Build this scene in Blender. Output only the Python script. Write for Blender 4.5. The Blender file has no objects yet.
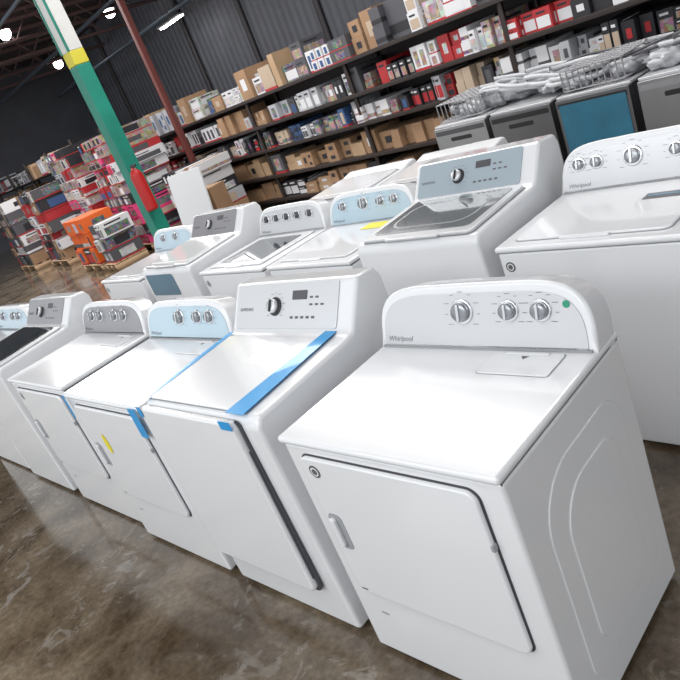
import bpy, bmesh, math, random
from mathutils import Matrix, Vector
random.seed(23)
sc=bpy.context.scene
col=sc.collection
try: sc.view_settings.view_transform='Standard'
except Exception: pass

# ---------------------------------------------------------------- materials
def mat(name,c,rough=.5,metal=0,coat=0,emit=0,noise=0,nscale=8,bump=0,bscale=60,spec=.5):
    m=bpy.data.materials.new(name);m.use_nodes=True
    nt=m.node_tree;b=nt.nodes['Principled BSDF']
    c=tuple(c)+(1,) if len(c)==3 else c
    b.inputs['Base Color'].default_value=c;b.inputs['Roughness'].default_value=rough
    b.inputs['Metallic'].default_value=metal;b.inputs['Coat Weight'].default_value=coat
    b.inputs['Specular IOR Level'].default_value=spec
    if emit:
        b.inputs['Emission Color'].default_value=c;b.inputs['Emission Strength'].default_value=emit
    if noise:
        tc=nt.nodes.new('ShaderNodeTexCoord');n=nt.nodes.new('ShaderNodeTexNoise');n.inputs['Scale'].default_value=nscale
        n.inputs['Detail'].default_value=6
        r=nt.nodes.new('ShaderNodeValToRGB')
        r.color_ramp.elements[0].position=.3;r.color_ramp.elements[1].position=.7
        r.color_ramp.elements[0].color=tuple(max(0,v*(1-noise)) for v in c[:3])+(1,)
        r.color_ramp.elements[1].color=tuple(min(1,v*(1+noise)) for v in c[:3])+(1,)
        nt.links.new(tc.outputs['Object'],n.inputs['Vector']);nt.links.new(n.outputs['Fac'],r.inputs['Fac']);nt.links.new(r.outputs['Color'],b.inputs['Base Color'])
    if bump:
        tc=nt.nodes.new('ShaderNodeTexCoord');n=nt.nodes.new('ShaderNodeTexNoise');n.inputs['Scale'].default_value=bscale
        bp=nt.nodes.new('ShaderNodeBump');bp.inputs['Strength'].default_value=bump;bp.inputs['Distance'].default_value=.01
        nt.links.new(tc.outputs['Object'],n.inputs['Vector']);nt.links.new(n.outputs['Fac'],bp.inputs['Height']);nt.links.new(bp.outputs['Normal'],b.inputs['Normal'])
    return m
M_white=mat('white_enamel',(.79,.80,.82),.17,coat=.6)
M_white2=mat('white_plastic',(.74,.75,.77),.35)
M_groove=mat('seam_dark',(.07,.07,.08),.6)
M_seam=mat('seam_grey',(.33,.34,.36),.6)
M_chrome=mat('chrome',(.75,.76,.78),.15,metal=1)
M_silver=mat('silver_plastic',(.66,.67,.69),.28,metal=.4)
M_knobw=mat('knob_cap',(.30,.31,.33),.25,metal=.7)
M_black=mat('black_plastic',(.02,.02,.022),.35)
M_dark=mat('dark_grey_plastic',(.08,.08,.09),.4)
M_facia=mat('facia_light',(.64,.65,.67),.25,metal=.2)
M_facgrey=mat('facia_grey',(.33,.33,.35),.3,metal=.3)
M_facblue=mat('facia_blue_film',(.47,.61,.70),.18,coat=.5)
M_facbg=mat('facia_bluegrey_film',(.38,.45,.50),.18,coat=.5)
M_tape=mat('blue_tape',(.0,.30,.68),.3,coat=.3)
M_glass=mat('tinted_lid_glass',(.20,.215,.23),.08,coat=1)
M_glassd=mat('dark_lid_glass',(.06,.07,.08),.05,coat=1)
M_drum=mat('drum_steel',(.36,.37,.38),.3,metal=.4)
M_bluefilm=mat('blue_window_film',(.06,.16,.24),.15,coat=.5)
M_yellow=mat('yellow_label',(.80,.68,.03),.5)
M_green=mat('green_sticker',(.02,.30,.17),.5)
M_ink=mat('print_ink',(.12,.12,.13),.5)
M_label=mat('paper_label',(.75,.76,.75),.5)
M_steel=mat('stainless_steel',(.42,.42,.43),.3,metal=.9,noise=.08,nscale=3)
M_steeld=mat('dark_stainless',(.22,.22,.23),.32,metal=.85,noise=.08,nscale=3)
M_film=mat('blue_protective_film',(.03,.16,.25),.2,coat=.6,noise=.15,nscale=5)

def M_floor_make():
    m=bpy.data.materials.new('polished_stained_concrete');m.use_nodes=True
    nt=m.node_tree;b=nt.nodes['Principled BSDF'];L=nt.links.new
    tc=nt.nodes.new('ShaderNodeTexCoord')
    def noise(s,d=8,dist=0):
        n=nt.nodes.new('ShaderNodeTexNoise');n.inputs['Scale'].default_value=s;n.inputs['Detail'].default_value=d;n.inputs['Distortion'].default_value=dist
        n.inputs['Roughness'].default_value=.66
        L(tc.outputs['Object'],n.inputs['Vector']);return n
    def ramp(src,p0,c0,p1,c1):
        r=nt.nodes.new('ShaderNodeValToRGB');e=r.color_ramp.elements
        e[0].position=p0;e[0].color=c0+(1,);e[1].position=p1;e[1].color=c1+(1,);L(src,r.inputs['Fac']);return r
    a=ramp(noise(2.2,12,.5).outputs['Fac'],.38,(.080,.055,.033),.64,(.235,.185,.130))
    s=ramp(noise(8,14,1.2).outputs['Fac'],.545,(0,0,0),.60,(1,1,1))
    s2=ramp(noise(1.5,5,.3).outputs['Fac'],.44,(0,0,0),.58,(1,1,1))
    fine=ramp(noise(34,8).outputs['Fac'],.3,(.6,.6,.6),.7,(1.18,1.18,1.18))
    mx=nt.nodes.new('ShaderNodeMixRGB');mx.blend_type='MULTIPLY';mx.inputs[0].default_value=1
    L(a.outputs[0],mx.inputs[1]);L(fine.outputs[0],mx.inputs[2])
    m2=nt.nodes.new('ShaderNodeMixRGB');m2.inputs[2].default_value=(.38,.36,.33,1)
    m0=nt.nodes.new('ShaderNodeMath');m0.operation='MULTIPLY';L(s.outputs[0],m0.inputs[0]);L(s2.outputs[0],m0.inputs[1])
    ml=nt.nodes.new('ShaderNodeMath');ml.operation='MULTIPLY';ml.inputs[1].default_value=.5
    L(m0.outputs[0],ml.inputs[0]);L(ml.outputs[0],m2.inputs[0]);L(mx.outputs[0],m2.inputs[1]);L(m2.outputs[0],b.inputs['Base Color'])
    rr=ramp(noise(3,8).outputs['Fac'],.38,(.05,.05,.05),.7,(.30,.30,.30));L(rr.outputs[0],b.inputs['Roughness'])
    b.inputs['Coat Weight'].default_value=.35;b.inputs['Coat Roughness'].default_value=.08
    bp=nt.nodes.new('ShaderNodeBump');bp.inputs['Strength'].default_value=.2;bp.inputs['Distance'].default_value=.004
    L(noise(14,8).outputs['Fac'],bp.inputs['Height']);L(bp.outputs['Normal'],b.inputs['Normal'])
    return m
M_floor=M_floor_make()

# ---------------------------------------------------------------- geometry helpers
def link(o,parent=None):
    col.objects.link(o)
    if parent is not None: o.parent=parent
    return o
def empty(name,loc,rz=0):
    e=bpy.data.objects.new(name,None);e.empty_display_size=.1;e.location=loc;e.rotation_euler=(0,0,rz);col.objects.link(e);return e
def finish(me,name,m,parent,bev,seg=3,smooth=True):
    me.materials.append(m)
    if smooth:
        for p in me.polygons:p.use_smooth=True
    o=bpy.data.objects.new(name,me);link(o,parent)
    if bev:
        b=o.modifiers.new('bev','BEVEL');b.width=bev;b.segments=seg;b.limit_method='ANGLE';b.angle_limit=math.radians(32)
    if smooth:
        w=o.modifiers.new('wn','WEIGHTED_NORMAL');w.keep_sharp=True
    return o
def extr(name,pts,M,depth,m,parent=None,bev=0.0,seg=3):
    bm=bmesh.new()
    a=[bm.verts.new((x,y,0)) for x,y in pts];b=[bm.verts.new((x,y,depth)) for x,y in pts];n=len(pts)
    bm.faces.new(a[::-1]);bm.faces.new(b)
    for i in range(n):bm.faces.new((a[i],a[(i+1)%n],b[(i+1)%n],b[i]))
    bm.transform(M);bmesh.ops.recalc_face_normals(bm,faces=bm.faces)
    me=bpy.data.meshes.new(name);bm.to_mesh(me);bm.free()
    return finish(me,name,m,parent,bev,seg)
def axes(X,Y,Z,o):
    return Matrix(((X[0],Y[0],Z[0],o[0]),(X[1],Y[1],Z[1],o[1]),(X[2],Y[2],Z[2],o[2]),(0,0,0,1)))
def FRONT(y=0): return axes((1,0,0),(0,0,1),(0,-1,0),(0,y,0))
def SIDE(x=0): return axes((0,1,0),(0,0,1),(1,0,0),(x,0,0))
def TOP(z=0): return Matrix.Translation((0,0,z))
def rrect(x0,x1,y0,y1,r,n=6):
    if not isinstance(r,(tuple,list)): r=(r,)*4
    pts=[]
    for (cx,cy,a0,rr) in ((x1-r[0],y1-r[0],0,r[0]),(x0+r[1],y1-r[1],90,r[1]),(x0+r[2],y0+r[2],180,r[2]),(x1-r[3],y0+r[3],270,r[3])):
        for i in range(n+1):
            a=math.radians(a0+90*i/n);pts.append((cx+rr*math.cos(a),cy+rr*math.sin(a)))
    return pts
def box(name,x0,x1,y0,y1,z0,z1,m,parent=None,bev=0.0,seg=3):
    return extr(name,[(x0,y0),(x1,y0),(x1,y1),(x0,y1)],TOP(z0),z1-z0,m,parent,bev,seg)
def lathe(name,prof,M,m,parent=None,n=32,bev=0):
    bm=bmesh.new();rings=[]
    for r,z in prof:
        rings.append([bm.verts.new((r*math.cos(2*math.pi*i/n),r*math.sin(2*math.pi*i/n),z)) for i in range(n)])
    for a,b in zip(rings,rings[1:]):
        for i in range(n):bm.faces.new((a[i],a[(i+1)%n],b[(i+1)%n],b[i]))
    bm.faces.new(rings[0][::-1]);bm.faces.new(rings[-1])
    bm.transform(M);bmesh.ops.recalc_face_normals(bm,faces=bm.faces)
    me=bpy.data.meshes.new(name);bm.to_mesh(me);bm.free()
    return finish(me,name,m,parent,0)
def text(name,s,size,M,m,parent,shear=0):
    cu=bpy.data.curves.new(name+'_cu','FONT');cu.body=s;cu.size=size;cu.extrude=.0003;cu.shear=shear
    o=bpy.data.objects.new(name+'_tmp',cu);col.objects.link(o)
    dg=bpy.context.evaluated_depsgraph_get();me=bpy.data.meshes.new_from_object(o.evaluated_get(dg))
    bpy.data.objects.remove(o)
    me.transform(M);me.materials.clear();me.materials.append(m)
    for p in me.polygons:p.material_index=0
    o=bpy.data.objects.new(name,me);link(o,parent);return o
def knob(parent,name,M,x,y,r,cap=M_knobw,ring=M_chrome,depth=.022):
    T=M@Matrix.Translation((x,y,0))
    lathe(name+'_skirt',[(r*1.12,0),(r*1.12,.004),(r*1.0,.008)],T,ring,parent)
    lathe(name+'_body',[(r*.86,.004),(r*.84,depth*.75),(r*.76,depth),(r*.3,depth*.98)],T,cap,parent)
    extr(name+'_grip',rrect(-r*.13,r*.13,-r*.72,r*.72,r*.1,3),T@Matrix.Translation((0,0,depth*.8)),depth*.42,ring,parent,.001,2)
def ticks(parent,M,x,y,r,n=9,m=M_ink):
    bm=bmesh.new()
    for i in range(n):
        a=math.radians(-40+260*i/(n-1))
        cx,cy=x+r*math.cos(a),y+r*math.sin(a)
        w=.005 if i%2 else .009
        vs=[bm.verts.new((cx+dx,cy+dy,.0006)) for dx,dy in ((-w,-.0008),(w,-.0008),(w,.0008),(-w,.0008))]
        bm.faces.new(vs)
    bm.transform(M);me=bpy.data.meshes.new('tick_marks');bm.to_mesh(me);bm.free()
    finish(me,'tick_marks',m,parent,0,smooth=False)

def slant(y,z,a):
    return axes((1,0,0),(0,math.sin(a),math.cos(a)),(0,-math.cos(a),math.sin(a)),(0,y,z))
def arch(W,h,n=5.0,k=28,inset=0,base=0,h0=0):
    pts=[(inset,base),(W-inset,base)]
    rx=W/2-inset;ry=h-h0-inset
    for i in range(k+1):
        t=math.pi*i/k
        c,s=math.cos(t),math.sin(t)
        pts.append((W/2+rx*math.copysign(abs(c)**(2/n),c),h0+ry*abs(s)**(2/3.0)))
    return pts

# ---------------------------------------------------------------- machines
def classic(name,loc,rz,W=.737,H=.862,D=.62,kind='dryer',facia=M_facia,knobs=(),Dc=.50,ch=.185,logo=None,capm=M_knobw,ringm=M_chrome,extra=None,lid=None,badge=True,sidepress=True,ky=.58):
    e=empty(name,loc,rz)
    box('feet_plinth',.04,W-.04,.05,D-.03,0,.03,M_black,e)
    box('cabinet',0,W,.006,D,.018,H-.026,M_white,e,.012,4)
    box('seam',.004,W-.004,.010,D-.004,H-.034,H-.02,M_seam,e)
    box('top_panel',-.003,W+.003,-.006,D,H-.024,H,M_white,e,.011,5)
    a=math.radians(17)
    C=slant(Dc,H-.002,a)
    Cb=C@Matrix.Translation((0,0,-.105))
    extr('console_body',arch(W,ch,6),Cb,.103,M_white,e,.012,4)
    extr('console_facia',arch(W,ch-.006,6,inset=.022,base=.012),C@Matrix.Translation((0,0,-.003)),.004,facia,e,.002,2)
    box('console_foot_trim',.012,W-.012,Dc-.004,Dc+.01,H-.002,H+.006,M_seam,e)
    for i,(kx,kr) in enumerate(knobs):
        knob(e,'knob_%d'%(i+1),C,kx*W,ch*ky,kr,capm,ringm);ticks(e,C@Matrix.Translation((0,0,.0012)),kx*W,ch*ky,kr*1.7)
    text('wordmark',logo or 'Whirlpool',.024,C@Matrix.Translation((.035,.022,.0012)),M_ink,e,.3)
    if sidepress:
        S=SIDE(W-.0035)
        extr('side_pressing',rrect(.10,D-.08,.12,.74,(.10,.16,.05,.10),8),S,.0065,M_white,e,.0030,4)
        extr('side_pressing_inner',rrect(.17,D-.15,.19,.66,(.07,.13,.05,.07),8),S,.0100,M_white,e,.0030,4)
    F=FRONT(.006)
    if kind=='dryer':
        x0,x1,z0,z1=.062,W-.074,.300,H-.055
        extr('door_gap',rrect(x0-.004,x1+.005,z0-.005,z1+.004,.034,8),F,.0012,M_groove,e)
        extr('door',rrect(x0,x1,z0,z1,.032,8),F,.016,M_white,e,.006,4)
        FD=FRONT(-.010)
        extr('door_handle_recess',rrect(x0+.020,x0+.075,.48,.61,.018,6),FD,.0012,M_seam,e)
        extr('door_handle',rrect(x0+.028,x0+.052,.492,.598,.011,6),FD,.013,M_white2,e,.004,3)
        box('hinge_clip',x1-.006,x1+.004,-.011,.004,.64,.66,M_seam,e,.002,2)
        extr('model_label',rrect(x0+.02,x0+.045,z0+.012,z0+.018,.001,2),FD,.0006,M_ink,e)
        extr('vent_slot',rrect(.10,.13,.20,.208,.002,2),F,.0008,M_seam,e)
        bz=H-.098;bf=FD;bx=x0+.055
        extr('lint_hatch_gap',rrect(W*.60,W*.90,Dc-.125,Dc-.012,.012),TOP(H-.001),.0016,M_seam,e)
        extr('lint_hatch',rrect(W*.60+.003,W*.90-.003,Dc-.122,Dc-.015,.010),TOP(H-.001),.0045,M_white,e,.0015,2)
        extr('lint_hatch_arrow',[(W*.75-.012,Dc-.034),(W*.75+.012,Dc-.034),(W*.75,Dc-.050)],TOP(H+.0035),.0006,M_ink,e)
        box('lint_hatch_pull',W*.66,W*.84,Dc-.028,Dc-.018,H+.003,H+.008,M_white2,e,.002,2)
    else:
        bz=H-.085;bf=F;bx=.045
        extr('lid_gap',rrect(.055,W-.055,.045,Dc-.02,.03),TOP(H-.001),.0018,M_seam,e)
        extr('lid',rrect(.060,W-.060,.050,Dc-.025,.028),TOP(H-.001),.010,M_white,e,.004,3)
        if lid is not None:
            extr('lid_glass',rrect(.12,W-.12,.10,Dc-.08,.03),TOP(H+.0085),.002,lid,e,.001,2)
        extr('lid_lip',rrect(.26,W-.26,.035,.055,.008),TOP(H-.001),.009,M_white2,e,.003,2)
    if badge:
        T=bf@Matrix.Translation((bx,bz,0))
        lathe('round_badge',[(.021,0),(.021,.0012)],T,M_ink,e)
        lathe('round_badge_inner',[(.015,.0012),(.015,.0020)],T,M_label,e)
        lathe('round_badge_core',[(.010,.0020),(.010,.0028)],T,M_ink,e)
    if extra: extra(e,C,W,H,D)
    return e

def modern(name,loc,rz,W=.70,H=.90,D=.70,kind='dryer',facia=M_silver,tape=False,glass=M_glass,rise=.15,extra=None,film=None,wordmark='SAMSUNG',console=True,drop=.02):
    e=empty(name,loc,rz)
    box('feet_plinth',.04,W-.04,.06,D-.04,0,.03,M_black,e)
    zs=H+drop; yc0,yc1=.475,.585
    prof=[(0.012,.02),(0,H-.03),(.02,H),(yc0-.03,zs),(yc0,zs+.006),(yc1,zs+rise),(D-.02,zs+rise-.01),(D,zs+rise-.05),(D,.02)]
    extr('cabinet',prof,SIDE(0),W,M_white,e,.016,5)
    if console:
        a=math.atan2(yc1-yc0,rise-.006)
        C=slant(yc0,zs+.006,a);L=math.hypot(yc1-yc0,rise-.006)
        extr('console_facia',rrect(.030,W-.075,.010,L-.006,.014),C,.005,facia,e,.003,3)
        knob(e,'dial',C@Matrix.Translation((0,0,.005)),W*.40,L*.5,.032,M_silver,M_black,.026)
        ticks(e,C@Matrix.Translation((0,0,.0052)),W*.40,L*.5,.052,11)
        extr('display',rrect(W*.54,W*.66,L*.62,L*.80,.004),C@Matrix.Translation((0,0,.0045)),.0012,M_dark,e)
        for i in range(5):
            extr('touch_key_%d'%(i+1),rrect(W*.53+i*.03,W*.53+.018+i*.03,L*.25,L*.30,.003),C@Matrix.Translation((0,0,.0045)),.0012,M_ink,e)
            extr('touch_key_b%d'%(i+1),rrect(W*.68+(i%3)*.03,W*.68+.018+(i%3)*.03,L*(.5+.14*(i//3)),L*(.54+.14*(i//3)),.003),C@Matrix.Translation((0,0,.0045)),.0012,M_ink,e)
        text('wordmark',wordmark,.019,C@Matrix.Translation((.055,L*.42,.0055)),M_ink,e)
    else: C=None
    tl=(zs-H)/(yc0-.05)
    TP=axes((1,0,0),(0,math.cos(math.atan(tl)),math.sin(math.atan(tl))),(0,-math.sin(math.atan(tl)),math.cos(math.atan(tl))),(0,.02,H))
    ll=yc0-.055
    x1=W-.085
    if kind=='dryer':
        extr('lid_gap',rrect(.02,x1+.004,.002,ll+.004,.02),TP,.0016,M_seam,e)
        extr('top_panel',rrect(.024,x1,.004,ll,.018),TP,.008,M_white,e,.004,3)
        if tape:
            TT=TP@Matrix.Translation((0,0,.0085))
            extr('blue_tape_right',[(x1-.070,-.014),(x1+.024,-.014),(x1+.014,ll+.035),(x1-.044,ll+.035)],TT,.0012,M_tape,e)
            extr('blue_tape_left',[(.002,-.012),(.036,-.012),(.036,ll+.02),(.008,ll+.02)],TT,.0012,M_tape,e)
            extr('blue_tape_front_right',rrect(x1-.070,x1-.008,H-.030,H+.002,.003),FRONT(-.030),.0012,M_tape,e)
            extr('blue_tape_front_left',rrect(.002,.030,H-.045,H-.002,.003),FRONT(-.030),.0012,M_tape,e)
        F=FRONT(.004)
        extr('door_shadow_gap',rrect(.012,W-.082,.185,H-.014,.03,8),F,.012,M_groove,e,.002,2)
        extr('door',rrect(.004,W-.094,.195,H-.010,.028,8),F,.032,M_white,e,.010,4)
        extr('door_grip_edge',rrect(W-.095,W-.088,.25,H-.12,.003,4),F,.018,M_dark,e,.002,2)
    else:
        extr('lid_gap',rrect(.03,W-.03,.002,ll+.03,.03),TP,.002,M_seam,e)
        extr('lid_frame',rrect(.034,W-.034,.004,ll+.02,.03),TP,.016,M_silver if glass is M_glass else M_white,e,.006,3)
        extr('lid_glass',rrect(.075,W-.075,.05,ll-.0,.03),TP@Matrix.Translation((0,0,.0145)),.004,glass,e,.0015,2)
        extr('lid_lip',rrect(.20,W-.20,-.012,.03,.01),TP@Matrix.Translation((0,0,.004)),.012,M_silver,e,.004,2)
        if glass is M_glass:
            extr('lid_window_rim',rrect(.12,W-.12,.10,ll-.05,.09,8),TP@Matrix.Translation((0,0,.0184)),.0006,M_drum,e)
            extr('lid_window',rrect(.135,W-.135,.112,ll-.062,.08,8),TP@Matrix.Translation((0,0,.0188)),.0008,glass,e)
        if film: extr('front_film',rrect(.05,W-.25,H-.20,H-.04,.02),FRONT(0),.002,film,e)
    if extra: extra(e,C,W,H,D)
    return e

TH=.1143
def d1x(e,C,W,H,D):
    T=C@Matrix.Translation((W*.905,.128,.0015));lathe('green_dot_sticker',[(.010,0),(.010,.0012)],T,M_green,e)
KN=((.46,.034),(.672,.028),(.805,.028))
classic('clothes_dryer',(0,0,0),TH,knobs=KN,extra=d1x,ch=.195)
modern('clothes_dryer',(-.7878,-.0856,0),TH,W=.70,tape=True,rise=.16)
def d3x(e,C,W,H,D):
    extr('yellow_round_label',[(.022*math.cos(i*math.pi/12),.052*math.sin(i*math.pi/12)) for i in range(24)],FRONT(-.011)@Matrix.Translation((.23,.62,0)),.001,M_yellow,e)
    extr('blue_tape_corner',rrect(-.004,.022,H-.13,H-.005,.003),FRONT(-.007),.001,M_tape,e)
    extr('blue_tape_corner_right',rrect(W-.075,W-.015,H-.14,H-.005,.003),FRONT(-.012),.001,M_tape,e)
classic('clothes_dryer',(-1.60,-.1727,0),TH,facia=M_facblue,knobs=KN,extra=d3x,badge=False)
classic('clothes_dryer',(-2.46,-.235,0),TH,W=.76,facia=M_facgrey,knobs=((.22,.030),(.36,.030),(.60,.030),(.74,.030)))
modern('clothes_washer',(-3.30,-.33,0),TH,kind='washer',glass=M_glassd,facia=M_facgrey)
classic('clothes_washer',(-4.15,-.40,0),TH,kind='washer',facia=M_facblue,knobs=((.3,.03),(.6,.03),(.75,.03)))
# second row
R2=.07
def w1x(e,C,W,H,D):
    extr('product_sticker',rrect(.44,.58,.33,.39,.004),TOP(H+.009),.0008,M_ink,e)
    extr('product_sticker_stripe',rrect(.45,.57,.355,.38,.002),TOP(H+.0098),.0006,M_bluefilm,e)
classic('top_load_washer',(-.135,1.22,0),R2,W=.71,D=.66,Dc=.54,kind='washer',knobs=((.13,.026),(.24,.026),(.455,.036),(.69,.026)),extra=w1x,H=.872,ch=.20)
modern('top_load_washer',(-.91,1.16,0),R2,W=.71,H=.935,D=.74,kind='washer',facia=M_facbg,glass=M_glass,rise=.155)
def w3x(e,C,W,H,D):
    extr('yellow_energy_label',rrect(.40,.60,.40,.49,.004),TOP(H+.010),.001,M_yellow,e)
classic('top_load_washer',(-1.70,1.12,0),R2,W=.70,D=.66,Dc=.54,kind='washer',facia=M_facblue,knobs=((.2,.026),(.45,.034),(.65,.026),(.8,.026)),extra=w3x,ch=.19)
classic('top_load_washer',(-2.44,1.06,0),R2,W=.70,D=.66,Dc=.54,kind='washer',facia=M_facia,knobs=((.16,.026),(.32,.026),(.48,.026),(.64,.026),(.82,.026)),capm=M_dark,lid=M_glassd,ch=.19)
modern('top_load_washer',(-3.20,.98,0),R2,W=.70,H=.92,D=.72,kind='washer',facia=M_facgrey,glass=M_white,film=M_bluefilm)
classic('top_load_washer',(-3.98,.92,0),R2,W=.70,D=.66,Dc=.54,kind='washer',facia=M_facblue,knobs=((.3,.03),(.6,.03)))
for (x,y,h) in ((-2.02,2.30,.86),(-2.82,2.24,.85)):
    modern('top_load_washer',(x,y,0),R2,W=.70,H=h,D=.64,kind='washer',glass=M_white,rise=.03,console=False,drop=.012)

# ---------------------------------------------------------------- dishwashers
def dishwasher(loc,rz,m,strip,film=False,W=.605,H=.86,D=.60):
    e=empty('dishwasher',loc,rz)
    box('toe_kick',.01,W-.01,.06,D,0,.10,M_black,e)
    box('tub_body',.008,W-.008,.03,D,.10,H-.012,M_dark,e,.006,2)
    box('top_frame',.0,W,.01,D,H-.02,H,M_silver,e,.004,2)
    extr('door_panel',rrect(.004,W-.004,.11,H-.02,.010),FRONT(.03),.05,m,e,.004,3)
    extr('control_strip',rrect(.02,W-.02,H-.085,H-.045,.008),FRONT(-.02),.002,strip,e)
    extr('handle_pocket',rrect(W*.3,W*.7,H-.15,H-.115,.012),FRONT(-.02),.002,M_black,e)
    if film: extr('protective_film',rrect(.03,W-.03,.14,H-.06,.006),FRONT(-.0225),.0015,M_film,e)
    return e
xs=[-2.96,-2.31,-1.66,-1.0,-.36,.27]
ms=[(M_steel,M_dark,0),(M_steeld,M_black,0),(M_steeld,M_black,1),(M_steel,M_facgrey,0),(M_steel,M_dark,0),(M_steeld,M_dark,0)]
for x,(m,s,f) in zip(xs,ms): dishwasher((x,4.0,0),0,m,s,f)

M_bag=mat('plastic_wrap_grey',(.38,.39,.41),.3,noise=.3,nscale=14,coat=.2)
M_hose=mat('grey_hose',(.50,.51,.53),.4)
def hoses():
    for nm,mm,cnt,bd in (('drain_hose_pile',M_hose,12,.018),('inlet_hose_pile',M_dark,7,.010)):
        cu=bpy.data.curves.new(nm,'CURVE');cu.dimensions='3D';cu.bevel_depth=bd;cu.bevel_resolution=3
        for k in range(cnt):
            cx=-2.75+3.5*(k+.6*random.random())/cnt;cy=random.uniform(4.22,4.42)
            sp=cu.splines.new('NURBS');n=24;sp.points.add(n-1);r=random.uniform(.14,.24)
            tl=random.uniform(0,.6);az=random.uniform(0,6)
            for i in range(n):
                a=i*.68;rr=r*(1+random.uniform(-.12,.12))
                x,y=rr*math.cos(a),rr*math.sin(a)*.75
                z=.89+.004*i+tl*(r+x*math.cos(az)+y*math.sin(az))*.6+.04*random.random()
                sp.points[i].co=(cx+x*1.25,cy+y,z,1)
            sp.use_endpoint_u=True;sp.order_u=4
        o=bpy.data.objects.new(nm,cu);cu.materials.append(mm);link(o)
hoses()
def bags():
    bm=bmesh.new()
    for k in range(18):
        cx=-2.85+3.7*k/17+random.uniform(-.06,.06);cy=random.uniform(4.18,4.48)
        M=Matrix.Translation((cx,cy,.875+.05))@Matrix.Rotation(random.uniform(0,3),4,'Z')@Matrix.Rotation(random.uniform(-.3,.3),4,'X')@Matrix.Diagonal((random.uniform(.12,.2),random.uniform(.08,.15),random.uniform(.04,.09),1))
        r=bmesh.ops.create_icosphere(bm,subdivisions=4,radius=1,matrix=Matrix.Identity(4))
        for v in r['verts']:
            p=v.co.copy();d=1+.18*math.sin(7*p.x+k)*math.sin(6*p.y+2*k)+.12*abs(math.sin(9*p.z+11*p.x+k))+.05*math.sin(25*p.x+17*p.y)
            v.co=M@(p*d)
    me=bpy.data.meshes.new('plastic_bags_of_parts');bm.to_mesh(me);bm.free()
    for v in me.vertices:
        if v.co.z<.862: v.co.z=.862
    finish(me,'plastic_bags_of_parts',M_bag,None,0)
bags()
def racks():
    cu=bpy.data.curves.new('dish_racks','CURVE');cu.dimensions='3D';cu.bevel_depth=.005
    def ln(a,b):
        sp=cu.splines.new('POLY');sp.points.add(1);sp.points[0].co=(*a,1);sp.points[1].co=(*b,1)
    for x in xs[:5:2]:
        for z in (.88,1.03):
            for i in range(11):
                t=i/10
                ln((x+.05+.5*t,4.06,z),(x+.05+.5*t,4.55,z));ln((x+.05,4.06+.49*t,z),(x+.55,4.06+.49*t,z))
        for i in range(11):
            t=i/10
            for y in(4.06,4.55):ln((x+.05+.5*t,y,.88),(x+.05+.5*t,y,1.03))
    cu.materials.append(M_facgrey);link(bpy.data.objects.new('dish_racks',cu))
racks()

# ---------------------------------------------------------------- shelving + merchandise
M_shelf=mat('dark_shelf_board',(.024,.016,.014),.5)
M_card=mat('cardboard',(.33,.20,.115),.8,noise=.12,nscale=3)
M_card2=mat('light_cardboard',(.43,.29,.175),.8,noise=.1,nscale=3)
def printed(name,base,sc_,f,val=1.0,sat=.6):
    m=mat(name,base,.45);nt=m.node_tree;b=nt.nodes['Principled BSDF']
    tc=nt.nodes.new('ShaderNodeTexCoord');v=nt.nodes.new('ShaderNodeTexVoronoi');v.inputs['Scale'].default_value=sc_;v.distance='CHEBYCHEV'
    h=nt.nodes.new('ShaderNodeHueSaturation');h.inputs['Saturation'].default_value=sat;h.inputs['Value'].default_value=val
    mx=nt.nodes.new('ShaderNodeMixRGB');mx.inputs[0].default_value=f;mx.inputs[1].default_value=tuple(base)+(1,)
    nt.links.new(tc.outputs['Object'],v.inputs['Vector']);nt.links.new(v.outputs['Color'],h.inputs['Color']);nt.links.new(h.outputs['Color'],mx.inputs[2]);nt.links.new(mx.outputs[0],b.inputs['Base Color']);return m
PAL=[M_card,M_card2,mat('box_white',(.66,.66,.68),.5),mat('box_lightgrey',(.40,.41,.44),.5),mat('box_black',(.022,.022,.027),.4),mat('box_charcoal',(.08,.08,.09),.4),
 mat('box_blue',(.04,.09,.22),.45),mat('box_red',(.40,.025,.03),.45),mat('box_pink',(.68,.06,.20),.45),mat('box_orange',(.75,.13,.02),.45),
 printed('print_kitchen',(.50,.46,.44),22,.6,.75,.5),printed('print_dark',(.03,.03,.04),24,.5,.5,.8),printed('print_brown',(.30,.16,.10),20,.5,.6,.7),mat('box_beige',(.46,.36,.27),.5),mat('box_teal',(.03,.26,.24),.5)]
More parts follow.
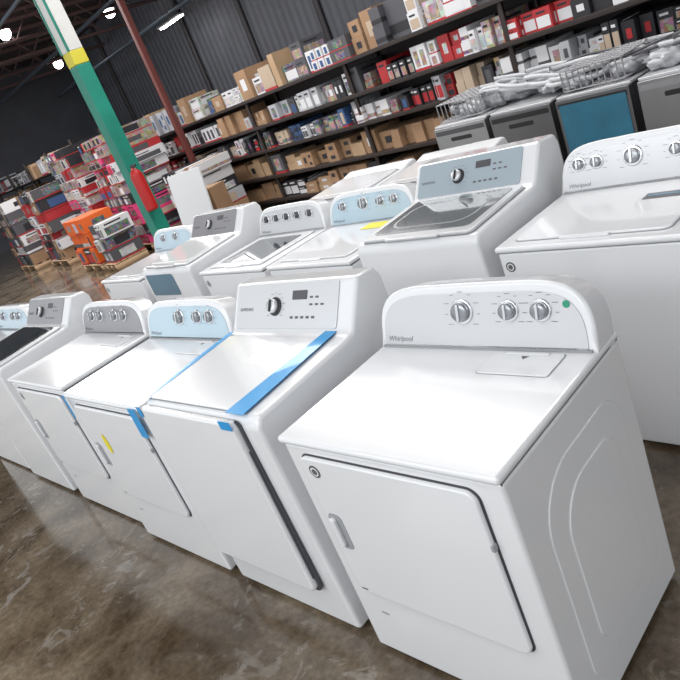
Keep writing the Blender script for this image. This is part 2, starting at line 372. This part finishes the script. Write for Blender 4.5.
def stock(name,boxes):
    bm=bmesh.new()
    def quad(vs,mi):
        f=bm.faces.new([bm.verts.new(v) for v in vs]);f.material_index=mi
    def both(x0,x1,y0,y1,z0,h,a,b,c,d,pm):
        w=x1-x0;dp=y1-y0;e=.002
        quad([(x0+w*a,y0-e,z0+h*c),(x0+w*b,y0-e,z0+h*c),(x0+w*b,y0-e,z0+h*d),(x0+w*a,y0-e,z0+h*d)],pm)
        quad([(x1+e,y0+dp*a,z0+h*c),(x1+e,y0+dp*b,z0+h*c),(x1+e,y0+dp*b,z0+h*d),(x1+e,y0+dp*a,z0+h*d)],pm)
    for (x0,x1,y0,y1,z0,z1,mi,pm,style) in boxes:
        vs=[bm.verts.new(v) for v in ((x0,y0,z0),(x1,y0,z0),(x1,y1,z0),(x0,y1,z0),(x0,y0,z1),(x1,y0,z1),(x1,y1,z1),(x0,y1,z1))]
        for q in ((0,1,5,4),(1,2,6,5),(2,3,7,6),(3,0,4,7),(4,5,6,7),(3,2,1,0)):
            f=bm.faces.new([vs[i] for i in q]);f.material_index=mi
        h=z1-z0
        if pm is None: continue
        if style==0:
            both(x0,x1,y0,y1,z0,h,.10,.90,.10,.62,pm);both(x0,x1,y0,y1,z0,h,.15,.70,.76,.86,4 if mi!=4 else 2)
        elif style==1: both(x0,x1,y0,y1,z0,h,.3,.72,.3,.7,pm)
        elif style==3:
            both(x0,x1,y0,y1,z0,h,.25,.75,.18,.80,pm);both(x0,x1,y0,y1,z0,h,0,1,.0,.10,7 if mi!=7 else 2)
        else: both(x0,x1,y0,y1,z0,h,0,1,.12,.37,pm)
    me=bpy.data.meshes.new(name);bm.to_mesh(me);bm.free()
    for m in PAL: me.materials.append(m)
    o=bpy.data.objects.new(name,me);link(o);return o
def fill(x0,x1,y0,y1,z,hmax,palette,wr=(.14,.34),gap=.02,stack=.3,skip=.05,hmin=.55,jit=.12):
    out=[];x=x0
    while x<x1-.08:
        w=min(random.uniform(*wr),x1-x)
        if random.random()<skip: x+=w*.7;continue
        mi=random.choice(palette);rep=random.choice((1,1,2,3,4)) if w<.26 else 1
        h=random.uniform(hmin,1)*hmax;pm=random.choice([10,10,11,12,2,5,4,13,11,12,7,6]);st=random.choice((0,0,0,1,2,3,3))
        if mi in(0,1): pm=random.choice([4,2,None,13,None]);st=1
        for k in range(rep):
            if x+w>x1: break
            yy=y0+random.uniform(0,jit)
            if random.random()<stack:
                out.append((x,x+w-.008,yy,y1,z,z+h*.48,mi,pm,st));out.append((x+.01,x+w-.012,yy+.01,y1,z+h*.485,z+h*.97,mi,pm,st))
            else: out.append((x,x+w-.008,yy,y1,z,z+h,mi,pm,st))
            x+=w
        x+=random.uniform(0,gap)
    return out
SY0,SY1=5.2,5.85
rack=empty('warehouse_shelving',(0,0,0))
ZB=[.12,.50,.91,1.27,1.68]
X0,X1=-12.6,1.6
for i,z in enumerate(ZB): box('shelf_board_%d'%(i+1),X0,X1,SY0,SY1,z-.045,z,M_shelf,rack,.003,1)
x=X0;i=0
while x<=X1+.01:
    i+=1
    for y in(SY0+.04,SY1-.05): box('upright_%d'%i,x-.025,x+.025,y,y+.04,0,1.66,M_shelf,rack)
    x+=2.43
box('back_panel',X0,X1,SY1,SY1+.02,.1,1.75,M_shelf,rack)
light=[2,2,2,3,10,12,4,5,13,2,4,7];cards=[0,1,0,1,0]
def nb(name,b): stock(name,b)
nb('boxed_small_appliances',fill(X0+.05,X1,SY0+.03,SY1-.08,ZB[3],.31,light+[6,4,11,0],wr=(.08,.19)))
nb('boxed_small_appliances',fill(X0+.05,X1,SY0+.03,SY1-.08,ZB[2],.27,light+[6,4,11,4],wr=(.07,.15)))
nb('cardboard_cartons',fill(X0+.05,X1,SY0+.03,SY1-.08,ZB[1],.30,cards+[0,1,5],wr=(.14,.30)))
nb('cardboard_cartons',fill(X0+.05,X1,SY0+.03,SY1-.08,ZB[0],.28,cards+[4],wr=(.2,.36)))
nb('boxed_small_appliances',fill(X0+.05,X1,SY0+.03,SY1-.12,ZB[4],.45,[2,3,0,1,0,1,0,4,5,11,10,2,13],wr=(.12,.38),hmin=.45,skip=.08,stack=.4))

rack2=empty('warehouse_shelving',(0,0,0))
ZL=[.15,.75,1.3,1.85]
for i,z in enumerate(ZL): box('shelf_board_%d'%(i+1),-22,-13.8,4.6,5.4,z-.05,z,M_shelf,rack2)
for k in range(5):
    for y in (4.61,5.33):box('upright_%d'%(k+1),-22+k*2.03,-21.93+k*2.03,y,y+.06,0,2.3,M_shelf,rack2)
for z in ZL: nb('cardboard_cartons',fill(-21.9,-13.9,4.65,5.3,z,.44,[0,1,13,0,3,4,5,4,2,7],wr=(.2,.5)))
for (x0,x1,y0,y1,pal,ht,wr,hr) in ((-12.7,-11.4,3.6,4.6,[2,8,10,8,3,4,7,11,12],2.0,(.12,.24),(.13,.22)),(-11.0,-9.8,3.7,4.7,[8,2,3,7,10,4,8,11,2,8,12,7],1.95,(.12,.26),(.14,.24)),(-9.4,-8.2,4.2,4.9,[2,3,4,13,10,0,2],.95,(.12,.26),(.14,.22)),(-11.3,-10.3,2.9,3.5,[9,9,9,4],.75,(.3,.5),(.25,.3)),(-10.1,-9.6,2.9,3.5,[4,5,2,11],.6,(.15,.25),(.2,.26)),(-14.5,-13.2,3.2,4.0,[4,5,2,0,10,7],1.5,(.15,.3),(.15,.28)),(-16.5,-15.2,3.0,3.9,[0,1,4,2,5],1.6,(.2,.4),(.2,.35))):
    bx=[];z=.14;ny=3
    while z<ht:
        h=random.uniform(*hr)
        bx+=[(a,b,c,d,z,z+h*.98,m,p,s) for (a,b,c,d,_,_,m,p,s) in fill(x0,x1,y0,y1,0,.3,pal,wr=wr,gap=0,stack=0,skip=.04,jit=.05)];z+=h
    nb('pallet_of_boxed_goods',bx)
    pe=empty('wooden_pallet',(0,0,0))
    for k in range(5):
        yy=y0+(y1-y0-.1)*k/4;box('deck_slat_%d'%(k+1),x0,x1,yy,yy+.1,.11,.135,M_card2,pe)
    for k in range(3):
        xx=x0+(x1-x0-.08)*k/2;box('stringer_%d'%(k+1),xx,xx+.08,y0,y1,0,.11,M_card2,pe)
fs=empty('white_foam_sheet',(-6.3,2.75,0),.35)
extr('sheet',rrect(0,.55,0,1.22,.01),axes((1,0,0),(0,.17,.985),(0,-.985,.17),(0,0,.02)),.03,M_white2,fs,.004,2)
extr('support_box',rrect(.05,.50,0,.95,.01),axes((1,0,0),(0,0,1),(0,1,0),(0,.24,0)),.3,M_card,fs,.004,2)

# ---------------------------------------------------------------- steel column
M_colg=mat('column_green_paint',(.01,.24,.17),.4,noise=.15,nscale=4)
M_coly=mat('column_yellow_paint',(.70,.62,.05),.45)
M_colw=mat('column_white_paint',(.72,.72,.70),.5,noise=.05)
M_redp=mat('red_paint',(.50,.015,.015),.35)
pc=empty('steel_column',(-5.25,2.10,0),.1)
s=.078
box('base_plate',-.16,.16,-.16,.16,0,.02,M_colg,pc)
box('lower_green_section',-s,s,-s,s,.02,2.56,M_colg,pc,.008,2)
box('yellow_band',-s-.001,s+.001,-s-.001,s+.001,2.56,2.69,M_coly,pc,.008,2)
box('upper_white_section',-s,s,-s,s,2.69,5.5,M_colw,pc,.008,2)
for k in(-1,1): box('green_edge_strip_%d'%(k+2),k*s-.010,k*s+.010,-s-.010,-s+.01,2.69,5.5,M_colg,pc)
fe=empty('fire_extinguisher',(-5.09,2.06,1.08),.1)
lathe('cylinder',[(.055,0),(.065,.02),(.065,.36),(.045,.41),(.02,.43),(.02,.45)],Matrix.Identity(4),M_redp,fe,24)
box('valve_handle',-.02,.07,-.012,.012,.45,.475,M_black,fe,.004,2)
box('mount_bracket',-.08,-.055,-.02,.02,.1,.3,M_black,fe)

# ---------------------------------------------------------------- room shell
def wallmat():
    m=mat('ribbed_wall_panel',(.105,.11,.13),.6,noise=.1,nscale=1.5);nt=m.node_tree;b=nt.nodes['Principled BSDF']
    tc=nt.nodes.new('ShaderNodeTexCoord');w=nt.nodes.new('ShaderNodeTexWave');w.inputs['Scale'].default_value=1.2;w.bands_direction='X'
    bp=nt.nodes.new('ShaderNodeBump');bp.inputs['Strength'].default_value=.6;bp.inputs['Distance'].default_value=.05
    nt.links.new(tc.outputs['Object'],w.inputs['Vector']);nt.links.new(w.outputs['Fac'],bp.inputs['Height']);nt.links.new(bp.outputs['Normal'],b.inputs['Normal']);return m
M_wall=wallmat()
M_ceil=mat('dark_ceiling_deck',(.055,.042,.045),.8,noise=.3,nscale=1)
M_beam=mat('ceiling_steel',(.16,.10,.095),.6)
M_beam2=mat('wall_steel_column',(.045,.04,.045),.6)
box('floor',-26,8,-6,11,-.05,0,M_floor)
box('ceiling',-26,6,-3,11,5.6,5.7,M_ceil)
box('wall_back',-26,8,10,10.15,0,5.6,M_wall)
box('wall_left',-26.15,-26,-6,10,0,5.6,M_wall)
for k in range(12): box('trim_%d'%(k+1),-25+k*2.8,-24.87+k*2.8,9.9,10,0,5.6,M_beam2)
for k in range(12):
    t=empty('roof_truss',(-24+k*2.4,0,0))
    box('bottom_chord',0,.10,-3,9.85,4.85,4.93,M_beam,t);box('top_chord',0,.10,-3,9.85,5.5,5.6,M_beam,t)
    for j in range(11):
        y=-3+j*1.08
        extr('web_%d'%(j+1),[(y,4.93),(y+.05,4.93),(y+.59,5.5),(y+.54,5.5)],SIDE(.03),.04,M_beam,t)
        extr('web_b_%d'%(j+1),[(y+1.08,4.93),(y+1.03,4.93),(y+.49,5.5),(y+.54,5.5)],SIDE(.03),.04,M_beam,t)
M_pipe=mat('blue_grey_duct',(.16,.20,.25),.4,metal=.4)
for y,z,rr in ((7.2,4.7,.05),(4.2,4.6,.04),(9.2,4.3,.06)):
    lathe('sprinkler_pipe',[(rr,0),(rr,30)],Matrix.Translation((-25.8,y,z))@Matrix.Rotation(math.radians(90),4,'Y'),M_pipe,None,16)
M_redb=mat('red_oxide_steel',(.13,.03,.025),.5)
rb=empty('red_steel_post',(-9.6,4.98,0))
box('post',-.05,.05,-.05,.05,0,5.6,M_redb,rb,.01,2)
rb=empty('red_steel_post',(-2.1,8.6,0))
box('post',-.06,.06,-.06,.06,0,5.6,M_redb,rb,.01,2)

# ---------------------------------------------------------------- lamps
M_lamp=mat('lamp_glow',(1,.98,.95),.3,emit=16)
def highbay(x,y,z=4.9,q=.75):
    e=empty('high_bay_lamp',(x,y,z))
    S=Matrix.Diagonal((q,q,q,1))
    lathe('reflector_shade',[(.05,.30),(.08,.24),(.22,.12),(.24,.10),(.22,.105),(.06,.23)],S,M_beam,e)
    lathe('globe',[(.04,-.17),(.12,-.14),(.18,-.06),(.2,.02),(.18,.10),(.14,.12)],S,M_lamp,e,24)
    lathe('stem',[(.012,.28*q),(.012,5.6-z)],Matrix.Identity(4),M_beam,e,8)
for x,y,z in ((-16.8,5.45,5.1),(-17.4,8.5,5.0),(-22,8.3,4.8),(-9,8,4.9),(-4,8,4.9)): highbay(x,y,z)
def tube(x,y,z=4.6,L=1.3):
    e=empty('fluorescent_fixture',(x,y,z),.0)
    box('housing',-L/2,L/2,-.10,.10,.03,.07,M_white2,e);box('tube_1',-L/2+.05,L/2-.05,-.06,-.03,-.0,.03,M_lamp,e);box('tube_2',-L/2+.05,L/2-.05,.03,.06,-.0,.03,M_lamp,e)
    box('hanger',-.01,.01,-.01,.01,.07,5.6-z,M_beam,e)
tube(-15.4,9.0,4.03)
def area(name,loc,sx,sy,p,rot=(0,0,0),c=(1,.98,.96)):
    l=bpy.data.lights.new(name,'AREA');l.shape='RECTANGLE';l.size=sx;l.size_y=sy;l.energy=p;l.color=c
    o=bpy.data.objects.new(name,l);o.location=loc;o.rotation_euler=rot;link(o)
area('ceiling_light_front',(0,-1.5,4.6),4,1.2,60)
area('ceiling_light_mid',(-3,2.2,4.6),5,1.2,80)
area('ceiling_light_left',(-9,1.5,4.6),5,1.5,230)
area('ceiling_light_back',(-4,3.9,4.4),9,.8,230)
area('ceiling_light_far',(-14,3.0,4.6),5,1.5,330)
area('ceiling_light_wall',(-12,7.5,4.4),9,.6,110)
area('front_fill_light',(-1,-5.0,4.0),7,1.2,150,(math.radians(45),0,0),(.95,.98,1))  # unseen fill lamp, added to brighten the appliance fronts
w=bpy.data.worlds.new('warehouse_ambient');sc.world=w;w.use_nodes=True
w.node_tree.nodes['Background'].inputs[0].default_value=(.94,.97,1,1);w.node_tree.nodes['Background'].inputs[1].default_value=1.0

# ---------------------------------------------------------------- camera
cx,cy,cz,yaw,pitch,roll,f=1.6389,-.7100,1.7296,2.5808,-.3632,.3958,686.284
fw=Vector((math.cos(pitch)*math.cos(yaw),math.cos(pitch)*math.sin(yaw),math.sin(pitch)))
r=fw.cross(Vector((0,0,1))).normalized();u=r.cross(fw)
c_,s_=math.cos(roll),math.sin(roll)
r2=c_*r-s_*u;u2=s_*r+c_*u
cd=bpy.data.cameras.new('camera');cd.sensor_width=36;cd.lens=f/680*36;cd.clip_start=.02
co=bpy.data.objects.new('camera',cd);link(co)
co.matrix_world=axes(r2,u2,-fw,(cx,cy,cz))
sc.camera=co
